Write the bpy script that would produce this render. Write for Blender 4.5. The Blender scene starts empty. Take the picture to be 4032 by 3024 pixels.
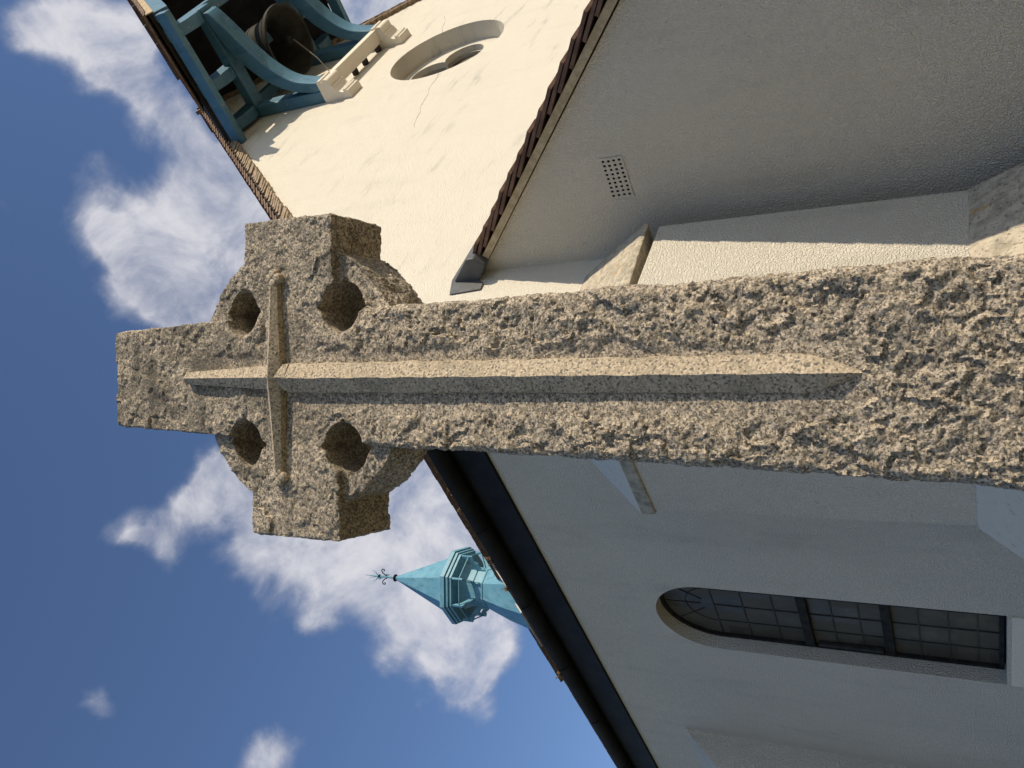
import bpy, bmesh, math, random
import numpy as np
from mathutils import Vector, Matrix
from mathutils.geometry import tessellate_polygon

# ------------------------------------------------------------------ camera, sky, sun, exposure
sc = bpy.context.scene
col = sc.collection
random.seed(4)
rng = np.random.default_rng(11)

CAM = Vector((-3.309, -3.169, 1.6))
RIGHT = Vector((0.693868, -0.719702, -0.024021))       # of the phone held upright
UP = Vector((-0.330298, -0.347729, 0.877489))
FWD = Vector((0.639884, 0.600927, 0.478994))
cam = bpy.data.objects.new('camera', bpy.data.cameras.new('camera'))
col.objects.link(cam)
m3 = Matrix((-UP, RIGHT, -FWD)).transposed()            # the phone was turned on its side: up is image left
cam.matrix_world = Matrix.Translation(CAM) @ m3.to_4x4()
cam.data.sensor_width = 36.0
cam.data.lens = 29.91
cam.data.clip_end = 2000
sc.camera = cam

sc.view_settings.view_transform = 'Standard'
sc.view_settings.look = 'None'
sc.view_settings.exposure = 0.11
sc.view_settings.gamma = 1.0

SUN_TO = Vector((0.45, -1.5, 0.80)).normalized()
sun = bpy.data.objects.new('sun', bpy.data.lights.new('sun', 'SUN'))
col.objects.link(sun)
sun.data.energy = 4.4
sun.data.angle = math.radians(0.53)
sun.data.color = (1.0, 0.86, 0.655)
sun.rotation_euler = SUN_TO.to_track_quat('Z', 'Y').to_euler()

world = bpy.data.worlds.new('World')
sc.world = world
world.use_nodes = True
wt = world.node_tree
wt.nodes.clear()


def wn(t, **kw):
    n = wt.nodes.new(t)
    for k, v in kw.items():
        setattr(n, k, v)
    return n


def wmath(op, a, b=None, c=None, clamp=False):
    n = wn('ShaderNodeMath', operation=op, use_clamp=clamp)
    for i, v in enumerate((a, b, c)):
        if v is None:
            continue
        if isinstance(v, (int, float)):
            n.inputs[i].default_value = v
        else:
            wt.links.new(v, n.inputs[i])
    return n.outputs[0]


SKY_STRENGTH = 0.115
CLOUDS = [  # direction, angular radius, weight
(.569,.335,.752,.062,1.25),(.548,.304,.78,.0428,.95),(.617,.318,.72,.0495,.9),(.659,.296,.692,.0395,.7),(.523,.334,.784,.0286,.9),
(.598,.388,.701,.078,1.1),(.621,.289,.728,.0389,.7),(.558,.392,.731,.058,1.05),(.628,.092,.773,.0293,.8),(.615,.07,.786,.0244,.7),
(.643,.122,.756,.0346,.8),(.634,.156,.758,.031,.75),(.68,.131,.722,.0488,.75),(.641,.194,.743,.0274,.7),(.637,.236,.734,.0282,.55),
(.656,.151,.739,.0267,.6),(.661,.219,.718,.0329,.5),(.567,.216,.795,.0125,.6),(.471,.264,.842,.0185,.52),(.494,.209,.844,.0128,.6),
(.353,.521,.777,.0261,.72),(.335,.522,.784,.0188,.65),(.339,.551,.763,.0238,.7),(.392,.529,.753,.022,.6),(.422,.532,.735,.0299,.95),
(.396,.564,.725,.0373,.9),(.386,.599,.702,.035,.75),(.434,.515,.739,.0249,.8),(.331,.649,.685,.0244,.55),(.374,.647,.665,.0351,.55),
(.351,.68,.644,.0199,.6),(.422,.656,.626,.0463,.65),(.501,.65,.572,.0743,.85),(.508,.611,.608,.0637,.9),(.496,.692,.525,.0635,.8),
(.387,.685,.616,.0305,.5),(.375,.724,.579,.0252,.55),(.346,.742,.574,.0149,.6),(.395,.725,.564,.0306,.5),(.387,.76,.522,.0329,.95),
(.363,.769,.527,.03,.85),(.373,.787,.491,.03,.85),(.345,.791,.505,.0222,.7),(.324,.788,.524,.0147,.5),(.41,.771,.487,.0305,.75),
(.223,.733,.643,.032,.8),(.201,.724,.66,.027,.6),(.196,.59,.783,.0182,.5),(.188,.608,.771,.0173,.45),(.79,.197,.58,.0521,.95),
(.81,.208,.548,.0428,.9),(.455,.60,.655,.05,.6),(.43,.70,.57,.045,.55),(.53,.58,.62,.06,.6),(.545,.26,.80,.03,.35),(.794,.163,.586,.0556,.9)]
tc = wn('ShaderNodeTexCoord')
nrm = wn('ShaderNodeVectorMath', operation='NORMALIZE')
wt.links.new(tc.outputs['Generated'], nrm.inputs[0])
dirv = nrm.outputs[0]
warp = wn('ShaderNodeTexNoise')
warp.inputs['Scale'].default_value = 9
warp.inputs['Detail'].default_value = 6
wt.links.new(dirv, warp.inputs['Vector'])
sub = wn('ShaderNodeVectorMath', operation='SUBTRACT')
wt.links.new(warp.outputs['Color'], sub.inputs[0])
sub.inputs[1].default_value = (.5, .5, .5)
scl = wn('ShaderNodeVectorMath', operation='SCALE')
wt.links.new(sub.outputs[0], scl.inputs[0])
scl.inputs['Scale'].default_value = 0.10
addv = wn('ShaderNodeVectorMath', operation='ADD')
wt.links.new(dirv, addv.inputs[0])
wt.links.new(scl.outputs[0], addv.inputs[1])
acc = None
for (x, y, z, a, w) in CLOUDS:
    d = wn('ShaderNodeVectorMath', operation='DISTANCE')
    wt.links.new(addv.outputs[0], d.inputs[0])
    d.inputs[1].default_value = Vector((x, y, z)).normalized()
    q = wmath('MULTIPLY', d.outputs['Value'], 1.0 / (a * 1.05))
    q = wmath('MULTIPLY', q, q)
    q = wmath('MULTIPLY', q, -0.8)
    q = wmath('EXPONENT', q)
    acc = wmath('MULTIPLY', q, w) if acc is None else wmath('MULTIPLY_ADD', q, w, acc)
acc = wmath('MINIMUM', acc, 1.15)
fb = wn('ShaderNodeTexNoise')
fb.inputs['Scale'].default_value = 10
fb.inputs['Detail'].default_value = 9
fb.inputs['Roughness'].default_value = 0.62
fb.inputs['Distortion'].default_value = 0.35
wt.links.new(dirv, fb.inputs['Vector'])
# cloud added out of view to whiten the fill light on the walls
fb2 = wn('ShaderNodeTexNoise')
fb2.inputs['Scale'].default_value = 2.6
fb2.inputs['Detail'].default_value = 3
wt.links.new(dirv, fb2.inputs['Vector'])
away = wn('ShaderNodeVectorMath', operation='DOT_PRODUCT')
wt.links.new(dirv, away.inputs[0])
away.inputs[1].default_value = Vector((.60, .56, .57)).normalized()
aw = wn('ShaderNodeMapRange', interpolation_type='SMOOTHSTEP')
aw.inputs['From Min'].default_value = 0.74
aw.inputs['From Max'].default_value = 0.35
wt.links.new(away.outputs['Value'], aw.inputs['Value'])
far = wn('ShaderNodeMapRange', interpolation_type='SMOOTHSTEP')
far.inputs['From Min'].default_value = 0.36
far.inputs['From Max'].default_value = 0.60
wt.links.new(fb2.outputs['Fac'], far.inputs['Value'])
acc = wmath('ADD', acc, wmath('MULTIPLY', aw.outputs[0], wmath('MULTIPLY', far.outputs[0], .75)))
n1 = wmath('SUBTRACT', fb.outputs['Fac'], 0.5)
dens = wmath('MULTIPLY_ADD', n1, 1.9, acc)
mr = wn('ShaderNodeMapRange', interpolation_type='SMOOTHSTEP')
mr.inputs['From Min'].default_value = 0.40
mr.inputs['From Max'].default_value = 1.45
wt.links.new(dens, mr.inputs['Value'])
cover = wmath('MULTIPLY', mr.outputs[0], 0.90)
sky = wn('ShaderNodeTexSky', sky_type='NISHITA')
sky.sun_disc = False
sky.sun_elevation = math.asin(SUN_TO.z)
sky.sun_rotation = math.atan2(SUN_TO.x, SUN_TO.y)
sky.altitude = 100
sky.air_density = 1.0
sky.dust_density = 0.6
sky.ozone_density = 1.6
tint = wn('ShaderNodeMix', data_type='RGBA', blend_type='MULTIPLY')
tint.inputs['Factor'].default_value = 1
wt.links.new(sky.outputs[0], tint.inputs['A'])
tint.inputs['B'].default_value = (0.88, 0.97, 1.15, 1)
shade = wn('ShaderNodeMapRange', interpolation_type='SMOOTHSTEP')
shade.inputs['From Min'].default_value = 0.5
shade.inputs['From Max'].default_value = 1.5
wt.links.new(dens, shade.inputs['Value'])
cc = wn('ShaderNodeMix', data_type='RGBA')
wt.links.new(shade.outputs[0], cc.inputs['Factor'])
k = 1.0 / SKY_STRENGTH
cc.inputs['A'].default_value = (0.38 * k, 0.40 * k, 0.49 * k, 1)
cc.inputs['B'].default_value = (0.72 * k, 0.71 * k, 0.74 * k, 1)
mx = wn('ShaderNodeMix', data_type='RGBA')
wt.links.new(cover, mx.inputs['Factor'])
wt.links.new(tint.outputs['Result'], mx.inputs['A'])
wt.links.new(cc.outputs['Result'], mx.inputs['B'])
bg = wn('ShaderNodeBackground')
bg.inputs['Strength'].default_value = SKY_STRENGTH
wt.links.new(mx.outputs['Result'], bg.inputs['Color'])
wo = wn('ShaderNodeOutputWorld')
wt.links.new(bg.outputs[0], wo.inputs['Surface'])


# ------------------------------------------------------------------ materials
class NT:
    def __init__(self, name):
        self.m = bpy.data.materials.new(name)
        self.m.use_nodes = True
        self.t = self.m.node_tree
        self.b = self.t.nodes['Principled BSDF']
        tcn = self.t.nodes.new('ShaderNodeTexCoord')
        self.co = tcn.outputs['Object']

    def link(self, a, b):
        self.t.links.new(a, b)

    def set(self, inp, v):
        if isinstance(v, (int, float)):
            inp.default_value = v
        elif isinstance(v, tuple):
            inp.default_value = v if len(v) == len(inp.default_value) else (*v, 1)
        else:
            self.link(v, inp)

    def noise(self, scale, detail=4, rough=.55, co=None, stretch=None):
        n = self.t.nodes.new('ShaderNodeTexNoise')
        n.inputs['Scale'].default_value = scale
        n.inputs['Detail'].default_value = detail
        n.inputs['Roughness'].default_value = rough
        c = co or self.co
        if stretch:
            mp = self.t.nodes.new('ShaderNodeMapping')
            mp.inputs['Scale'].default_value = stretch
            self.link(c, mp.inputs['Vector'])
            c = mp.outputs[0]
        self.link(c, n.inputs['Vector'])
        return n.outputs['Fac']

    def vor(self, scale, out='Distance', feature='F1', rnd=1.0, co=None):
        n = self.t.nodes.new('ShaderNodeTexVoronoi')
        n.feature = feature
        n.inputs['Scale'].default_value = scale
        n.inputs['Randomness'].default_value = rnd
        self.link(co or self.co, n.inputs['Vector'])
        return n.outputs[out]

    def ramp(self, v, a, b, lo=0.0, hi=1.0):
        n = self.t.nodes.new('ShaderNodeMapRange')
        n.interpolation_type = 'SMOOTHSTEP'
        n.inputs['From Min'].default_value = a
        n.inputs['From Max'].default_value = b
        n.inputs['To Min'].default_value = lo
        n.inputs['To Max'].default_value = hi
        self.link(v, n.inputs['Value'])
        return n.outputs[0]

    def math(self, op, a, b=0.0, c=0.0):
        n = self.t.nodes.new('ShaderNodeMath')
        n.operation = op
        for i, v in enumerate((a, b, c)):
            self.set(n.inputs[i], v)
        return n.outputs[0]

    def mix(self, f, a, b, mode='MIX'):
        n = self.t.nodes.new('ShaderNodeMix')
        n.data_type = 'RGBA'
        n.blend_type = mode
        self.set(n.inputs['Factor'], f)
        self.set(n.inputs['A'], a)
        self.set(n.inputs['B'], b)
        return n.outputs['Result']

    def bump(self, h, strength, dist, prev=None):
        n = self.t.nodes.new('ShaderNodeBump')
        n.inputs['Strength'].default_value = strength
        n.inputs['Distance'].default_value = dist
        self.link(h, n.inputs['Height'])
        if prev is not None:
            self.link(prev, n.inputs['Normal'])
        return n.outputs[0]

    def done(self, color, rough=.8, normal=None, metal=0.0, spec=None):
        self.set(self.b.inputs['Base Color'], color)
        self.set(self.b.inputs['Roughness'], rough)
        self.b.inputs['Metallic'].default_value = metal
        if spec is not None:
            self.b.inputs['Specular IOR Level'].default_value = spec
        if normal is not None:
            self.link(normal, self.b.inputs['Normal'])
        return self.m


def mat_render(name, base, dirty=.5, grain=1.0, streaks=0.0):
    n = NT(name)
    big = n.ramp(n.noise(1.3, 5), .35, .75)
    streak = n.ramp(n.noise(1.0, 6, .62, stretch=(3.2, 3.2, .8)), .50, .78)
    c = n.mix(n.math('MULTIPLY', big, .16 * dirty), base, (base[0] * .72, base[1] * .73, base[2] * .74))
    c = n.mix(n.math('MULTIPLY', streak, .30 * dirty), c, (.44, .43, .37))
    if streaks:
        tr = n.ramp(n.noise(1.0, 7, .66, stretch=(1.1, 1, 6.5)), .52, .72)
        tr = n.math('MULTIPLY', tr, n.ramp(n.noise(.8, 4), .42, .62))
        c = n.mix(n.math('MULTIPLY', tr, streaks), c, (.40, .40, .36))
    sp = n.ramp(n.noise(60, 3, .65), .63, .72)
    patch = n.ramp(n.noise(1.7, 3), .48, .66)
    c = n.mix(n.math('MULTIPLY', sp, n.math('MULTIPLY', patch, .55)), c, (.20, .19, .15))
    peb = n.noise(88, 2, .5)
    lump = n.noise(30, 2, .5)
    h = n.math('ADD', n.math('MULTIPLY', n.ramp(peb, .36, .68), .7), n.math('MULTIPLY', lump, .5))
    h = n.math('ADD', h, n.math('MULTIPLY', n.noise(165, 2, .5), .75))
    nm = n.bump(h, min(1.0, .98 * grain), .0150)
    nm = n.bump(n.noise(4, 3), .4, .03, nm)
    return n.done(c, .9, nm, spec=.2)


M_RENDER = mat_render('white roughcast render', (.80, .75, .64), 1.3, 1.0)
M_GABLE = mat_render('weathered gable render', (.80, .755, .65), .6, .8, .8)
M_CREAM = mat_render('cream smooth stone paint', (.72, .665, .56), .5, .35)


def mat_granite():
    n = NT('rough granite')
    wn_ = n.noise(30, 4)
    w = n.t.nodes.new('ShaderNodeMix')
    w.data_type = 'VECTOR'
    c1 = n.vor(165, 'Color')
    sep = n.t.nodes.new('ShaderNodeSeparateColor')
    n.link(c1, sep.inputs[0])
    c2 = n.vor(290, 'Color')
    sep2 = n.t.nodes.new('ShaderNodeSeparateColor')
    n.link(c2, sep2.inputs[0])
    c = n.mix(n.ramp(sep.outputs[0], .15, .9), (.335, .283, .21), (.63, .53, .405))
    c = n.mix(n.ramp(sep.outputs[1], .78, .86), c, (.70, .585, .43))
    c = n.mix(n.math('MULTIPLY', n.ramp(sep.outputs[2], .74, .80), .7), c, (.15, .13, .105))
    c = n.mix(n.math('MULTIPLY', n.ramp(sep2.outputs[0], .72, .80), .75), c, (.06, .055, .048))
    c = n.mix(n.math('MULTIPLY', n.ramp(sep2.outputs[1], .85, .92), .6), c, (.62, .57, .50))
    # weathering grows towards the head of the cross
    g = n.t.nodes.new('ShaderNodeSeparateXYZ')
    n.link(n.co, g.inputs[0])
    hgt = n.ramp(g.outputs['Z'], 2.6, 3.9)
    wx = n.math('MULTIPLY', n.ramp(n.noise(7, 5, .6), .38, .68), n.math('MULTIPLY_ADD', hgt, .85, .10))
    c = n.mix(wx, c, (.085, .08, .065))
    c = n.mix(n.math('MULTIPLY', n.ramp(n.noise(23, 4, .6), .60, .70), n.math('MULTIPLY', hgt, .35)), c, (.15, .15, .085))
    c = n.mix(n.math('MULTIPLY', n.ramp(n.noise(11, 3, .5), .745, .765), .8), c, (.34, .19, .05))
    h = n.math('ADD', n.math('MULTIPLY', sep.outputs[0], 1.1), n.noise(150, 5, .7))
    h = n.math('ADD', h, n.math('MULTIPLY', n.noise(50, 5, .65), 1.5))
    nm = n.bump(h, .95, .0065)
    rough = n.ramp(sep2.outputs[2], .93, .95, .85, .30)
    return n.done(c, rough, nm, spec=.4)


def mat_granite_fine():
    n = NT('tooled granite')
    c1 = n.vor(230, 'Color')
    sep = n.t.nodes.new('ShaderNodeSeparateColor')
    n.link(c1, sep.inputs[0])
    c = n.mix(n.ramp(sep.outputs[0], .2, .85), (.37, .31, .225), (.57, .475, .355))
    c = n.mix(n.math('MULTIPLY', n.ramp(sep.outputs[1], .84, .88), .8), c, (.10, .095, .085))
    c = n.mix(n.math('MULTIPLY', n.ramp(n.noise(9, 4), .5, .7), .35), c, (.15, .14, .10))
    h = n.math('ADD', n.noise(120, 4, .65), n.math('MULTIPLY', sep.outputs[2], .35))
    return n.done(c, .85, n.bump(h, .9, .0045), spec=.3)


M_GRANITE = mat_granite()
M_SWORD = mat_granite_fine()


def mat_lichen():
    n = NT('lichen stained stone')
    c = n.mix(n.ramp(n.noise(16, 5, .6), .35, .7), (.52, .46, .36), (.30, .27, .21))
    c = n.mix(n.math('MULTIPLY', n.ramp(n.noise(48, 4, .6), .56, .66), .8), c, (.12, .115, .09))
    c = n.mix(n.math('MULTIPLY', n.ramp(n.noise(6.5, 5, .65), .60, .70), .75), c, (.44, .25, .05))
    c = n.mix(n.math('MULTIPLY', n.ramp(n.noise(60, 2, .5), .64, .70), .6), c, (.62, .58, .50))
    g = n.t.nodes.new('ShaderNodeSeparateXYZ')
    n.link(n.co, g.inputs[0])
    wing = n.math('MULTIPLY', n.ramp(g.outputs['Y'], -.22, .12), n.ramp(g.outputs['X'], .2, -.1))  # southern side: paler stone, with the slope's sky light put into the colour
    pale = n.mix(n.math('MULTIPLY', n.ramp(n.noise(26, 6, .7), .57, .70), .6), (.62, .585, .50), (.27, .25, .20))
    c = n.mix(n.math('MULTIPLY', wing, .9), c, pale)
    h = n.math('ADD', n.noise(60, 5, .65), n.noise(150, 3))
    return n.done(c, .9, n.bump(h, .6, .006), spec=.2)


M_LICHEN = mat_lichen()


def mat_paint(name, base, rust=.5):
    n = NT(name)
    c = n.mix(n.ramp(n.noise(4, 5), .35, .7), base, (base[0] * 1.3, base[1] * 1.16, base[2] * 1.12))
    c = n.mix(n.math('MULTIPLY', n.ramp(n.noise(3, 5, .6, stretch=(3, 3, .8)), .50, .70), .6), c, (base[0] * .5, base[1] * .6, base[2] * .62))
    chip = n.math('MULTIPLY', n.ramp(n.noise(14, 6, .68), .625, .66), rust)
    c = n.mix(chip, c, (.34, .27, .20))
    c = n.mix(n.math('MULTIPLY', n.ramp(n.noise(31, 4, .6), .68, .71), rust), c, (.12, .07, .04))
    return n.done(c, .48, n.bump(n.noise(25, 4), .25, .004), spec=.4)


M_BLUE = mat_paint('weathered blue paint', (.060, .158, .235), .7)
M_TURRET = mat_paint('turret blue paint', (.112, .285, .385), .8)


def mat_simple(name, a, b, scale=12, rough=.7, bump=.3, dist=.004, metal=0.0, stretch=None, spec=.4):
    n = NT(name)
    c = n.mix(n.ramp(n.noise(scale, 5, .6, stretch=stretch), .35, .68), a, b)
    return n.done(c, rough, spec=spec, normal=n.bump(n.noise(scale * 4, 4, stretch=stretch), bump, dist), metal=metal)


M_TILE = mat_simple('brown clay tile', (.115, .07, .05), (.20, .135, .095), 9, .85, .5, .004)
M_TILE_RED = mat_simple('red brown clay tile', (.10, .056, .040), (.18, .105, .075), 14, .8, .5, .004)
M_MORTAR = mat_simple('buff verge mortar', (.36, .28, .17), (.50, .41, .27), 20, .9, .6, .006)
M_LEAD = mat_simple('grey lead sheet', (.055, .06, .065), (.095, .10, .105), 6, .5, .3, .004)
M_GUTTER = mat_simple('black iron gutter', (.007, .007, .008), (.015, .015, .016), 5, .65, .35, .004, spec=.15)
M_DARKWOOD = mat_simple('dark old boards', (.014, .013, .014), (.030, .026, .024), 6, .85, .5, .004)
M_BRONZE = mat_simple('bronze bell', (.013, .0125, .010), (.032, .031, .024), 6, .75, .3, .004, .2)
M_VERGE = mat_simple('weathered verge tile', (.20, .15, .10), (.36, .28, .19), 14, .85, .6, .005)
M_DARKSTONE = mat_simple('dark old stone', (.30, .28, .23), (.42, .39, .33), 9, .9)  # darker stone of the inner quatrefoil frame
M_LIP = mat_simple('grey shade-toned lip stone', (.40, .37, .30), (.20, .185, .15), 16, .9, .6, .006)
M_PAINTED_DARK = mat_simple('painted darkness', (.006, .006, .006), (.012, .012, .011), 9, .9)  # near-black colour standing for unlit depth
M_CRACK = mat_simple('crack', (.20, .18, .14), (.33, .30, .24), 20, .9)
M_MOSS = mat_simple('dry brown moss', (.12, .075, .035), (.23, .165, .08), 60, .95, .8, .004)
M_IRON = mat_simple('dark window iron', (.016, .016, .015), (.034, .034, .031), 12, .85, spec=.1)
M_LEADED = mat_simple('window lead cames', (.022, .022, .021), (.04, .04, .037), 20, .7)
M_ROPE = mat_simple('bell rope', (.10, .085, .06), (.20, .16, .11), 60, .9)
M_FLASH = mat_simple('pale lead apron', (.33, .32, .31), (.52, .50, .48), 5, .55)
M_GRASS = mat_simple('grass', (.15, .14, .065), (.25, .215, .11), 5, .95, .8, .03)
M_BOUNCE_GRAVEL = mat_simple('pale bounce gravel', (.36, .30, .21), (.46, .385, .28), 30, .95, .8, .02)


def mat_glass():
    n = NT('old dusty window glass')
    g = n.t.nodes.new('ShaderNodeVectorMath')
    g.operation = 'SNAP'
    n.link(n.co, g.inputs[0])
    g.inputs[1].default_value = (1, .205, .195)
    wnz = n.t.nodes.new('ShaderNodeTexWhiteNoise')
    n.link(g.outputs[0], wnz.inputs['Vector'])
    c = n.mix(wnz.outputs['Value'], (.048, .046, .039), (.088, .080, .062))
    c = n.mix(n.math('MULTIPLY', n.ramp(n.noise(6, 5, .65), .45, .7), .5), c, (.11, .10, .08))
    nm = n.bump(n.noise(7, 2), .35, .01)
    return n.done(c, n.ramp(wnz.outputs['Value'], 0, 1, .28, .6), nm, spec=.08)


M_GLASS = mat_glass()


# ------------------------------------------------------------------ mesh helpers
class MB:
    def __init__(self):
        self.v = []
        self.f = []

    def add(self, verts, faces):
        o = len(self.v)
        self.v += [tuple(map(float, p)) for p in verts]
        self.f += [tuple(i + o for i in f) for f in faces]
        return self

    def box(self, x0, x1, y0, y1, z0, z1):
        return self.add([(x0, y0, z0), (x1, y0, z0), (x1, y1, z0), (x0, y1, z0), (x0, y0, z1), (x1, y0, z1), (x1, y1, z1), (x0, y1, z1)],
                        [(0, 3, 2, 1), (4, 5, 6, 7), (0, 1, 5, 4), (1, 2, 6, 5), (2, 3, 7, 6), (3, 0, 4, 7)])

    def hexa(self, p):   # eight corners, bottom four then top four
        return self.add(p, [(0, 3, 2, 1), (4, 5, 6, 7), (0, 1, 5, 4), (1, 2, 6, 5), (2, 3, 7, 6), (3, 0, 4, 7)])

    def prism(self, poly, to3, d0, d1, holes=()):
        """poly in 2D, holes too; to3(u, v, d) gives the point."""
        loops = [list(poly)] + [list(h) for h in holes]
        tri = tessellate_polygon([[Vector((p[0], p[1], 0)) for p in l] for l in loops])
        flat = [p for l in loops for p in l]
        n = len(flat)
        vs = [to3(p[0], p[1], d0) for p in flat] + [to3(p[0], p[1], d1) for p in flat]
        fs = [tuple(t) for t in tri] + [tuple(i + n for i in reversed(t)) for t in tri]
        o = 0
        for l in loops:
            m = len(l)
            for i in range(m):
                a, b = o + i, o + (i + 1) % m
                fs.append((a, b, b + n, a + n))
            o += m
        return self.add(vs, fs)

    def tube(self, pts, r, seg=8):
        pts = [Vector(p) for p in pts]
        rs = r if isinstance(r, (list, tuple)) else [r] * len(pts)
        vs, fs = [], []
        prev = None
        for i, p in enumerate(pts):
            t = (pts[min(i + 1, len(pts) - 1)] - pts[max(i - 1, 0)]).normalized()
            if prev is None:
                a = t.orthogonal().normalized()
            else:
                a = (prev - t * prev.dot(t)).normalized()
            prev = a
            b = t.cross(a)
            for k in range(seg):
                th = 2 * math.pi * k / seg
                vs.append(p + (a * math.cos(th) + b * math.sin(th)) * rs[i])
        for i in range(len(pts) - 1):
            for k in range(seg):
                fs.append((i * seg + k, i * seg + (k + 1) % seg, (i + 1) * seg + (k + 1) % seg, (i + 1) * seg + k))
        fs.append(tuple(range(seg - 1, -1, -1)))
        fs.append(tuple((len(pts) - 1) * seg + k for k in range(seg)))
        return self.add(vs, fs)

    def lathe(self, prof, c, seg=48, phase=0.0, caps=True):
        vs, fs = [], []
        for (r, z) in prof:
            for k in range(seg):
                th = phase + 2 * math.pi * k / seg
                vs.append((c[0] + r * math.cos(th), c[1] + r * math.sin(th), c[2] + z))
        for i in range(len(prof) - 1):
            for k in range(seg):
                fs.append((i * seg + k, i * seg + (k + 1) % seg, (i + 1) * seg + (k + 1) % seg, (i + 1) * seg + k))
        if caps:
            fs.append(tuple(range(seg - 1, -1, -1)))
            fs.append(tuple((len(prof) - 1) * seg + k for k in range(seg)))
        return self.add(vs, fs)

    def build(self, name, mat, parent=None, smooth=False, bevel=0.0, angle=35):
        me = bpy.data.meshes.new(name)
        me.from_pydata(self.v, [], self.f)
        bm = bmesh.new()
        bm.from_mesh(me)
        bmesh.ops.recalc_face_normals(bm, faces=bm.faces)
        bm.to_mesh(me)
        bm.free()
        me.materials.append(mat)
        if smooth:
            me.polygons.foreach_set('use_smooth', [True] * len(me.polygons))
            me.set_sharp_from_angle(angle=math.radians(angle))
        o = bpy.data.objects.new(name, me)
        col.objects.link(o)
        if parent:
            o.parent = parent
        if bevel:
            b = o.modifiers.new('edge', 'BEVEL')
            b.width = bevel
            b.segments = 2
            b.limit_method = 'ANGLE'
        return o


def thing(name, label, cat, loc=(0, 0, 0), group=None):
    o = bpy.data.objects.new(name, None)
    o.empty_display_size = .2
    col.objects.link(o)
    o.location = loc
    o['label'] = label
    o['category'] = cat
    if group:
        o['group'] = group
    return o


XZ = lambda y0: (lambda u, v, d: (u, d, v))     # polygon in x, z; depth along y
YZ = lambda u, v, d: (d, u, v)                  # polygon in y, z; depth along x
XZp = lambda u, v, d: (u, d, v)

# ------------------------------------------------------------------ setting
mb = MB()
mb.add([(-600, -600, 0), (600, -600, 0), (600, 600, 0), (-600, 600, 0)], [(0, 1, 2, 3)])
o = mb.build('ground', M_GRASS)
o['kind'] = 'structure'
mb = MB()
mb.add([(-2.6, -12, .004), (16, -12, .004), (16, -2.9, .004), (.4, -2.9, .004), (-.9, -1.2, .004), (-.9, 18, .004), (-2.6, 18, .004)], [(0, 1, 2, 3, 4, 5, 6)])
o = mb.build('path', M_BOUNCE_GRAVEL)  # out of view, widened and pale to bounce warm light on the walls
o['kind'] = 'structure'

# ------------------------------------------------------------------ the church
church = thing('church', 'white roughcast church with blue bellcote, ridge turret and black gutter, behind the granite cross', 'church', (0, 0, 0))
XC = 6.39                    # ridge line
SL = 1.083                   # roof slope
ROOF0 = 5.035                 # outer roof surface at x = 0
EAVE = 4.9
XR = 2 * XC
NV_LEN = 17.0


def arch_loop(y0, y1, z0, zs, n=20):
    r = (y1 - y0) / 2
    c = (y0 + y1) / 2
    pts = [(y0, z0), (y1, z0)]
    for i in range(n + 1):
        t = math.pi * i / n
        pts.append((c + r * math.cos(t), zs + r * math.sin(t)))
    return pts


# side wall (south), plane x = 0
W0, W1, WZ0, WZS = 1.975, 2.795, 1.47, 3.37
mb = MB()
mb.prism([(0, 0), (NV_LEN, 0), (NV_LEN, EAVE - .02), (0, EAVE - .02)], YZ, 0.0, .42, [arch_loop(W0, W1, WZ0, WZS, 32)])
wall = mb.build('side_wall', M_RENDER, church)
mb = MB()
mb.box(XR - .42, XR, 0, NV_LEN, 0, EAVE - .02)
mb.build('side_wall', M_RENDER, church)

# west gable wall, plane y = 0
RWX, RWZ, RWR, RWD = 6.36, 7.45, .79, .24


def circ(cx, cz, r, n=64):
    return [(cx + r * math.cos(2 * math.pi * i / n), cz + r * math.sin(2 * math.pi * i / n)) for i in range(n)]


def quatrefoil(cx, cz, off, r, n=18):
    """four lobes, with cusps where neighbouring circles meet on the diagonals"""
    pts = []
    phi = math.pi / 4 + math.asin(off * math.sin(math.pi / 4) / r)
    for q in range(4):
        base = q * math.pi / 2
        ccx, ccz = cx + off * math.cos(base), cz + off * math.sin(base)
        for i in range(n + 1):
            t = base - phi + 2 * phi * i / n
            pts.append((ccx + r * math.cos(t), ccz + r * math.sin(t)))
    out = []
    for p in pts:
        if not out or (abs(p[0] - out[-1][0]) + abs(p[1] - out[-1][1])) > 1e-4:
            out.append(p)
    return out


zt = lambda x: ROOF0 - .17 + SL * (x if x < XC else XR - x)
gable = [(.42, 0), (XR - .42, 0), (XR - .42, zt(.42)), (XC, zt(XC)), (.42, zt(.42))]
mb = MB()
mb.prism(gable, XZp, 0.0, .45, [circ(RWX, RWZ, RWR)])
mb.build('gable_wall', M_GABLE, church)
mb = MB()   # small gable pieces over the side walls
mb.prism([(0, EAVE - .018), (.418, EAVE - .018), (.418, zt(.42)), (0, zt(0))], XZp, 0.0, .44)
mb.build('gable_shoulder', M_GABLE, church)

# round window: recessed plate pierced by a quatrefoil
mb = MB()
mb.prism(circ(RWX, RWZ, RWR + .05), XZp, RWD, RWD + .075, [quatrefoil(RWX, RWZ, .37, .278)])
rw = mb.build('round_window', M_GABLE, church)
mb = MB()
mb.prism(circ(RWX, RWZ, RWR + .04), XZp, RWD + .077, RWD + .125, [quatrefoil(RWX, RWZ, .35, .258)])
mb.build('inner_frame', M_DARKSTONE, rw)
mb = MB()
mb.prism(circ(RWX, RWZ, RWR - .1), XZp, RWD + .128, RWD + .14)
mb.build('pane', M_GLASS, rw)

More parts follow.
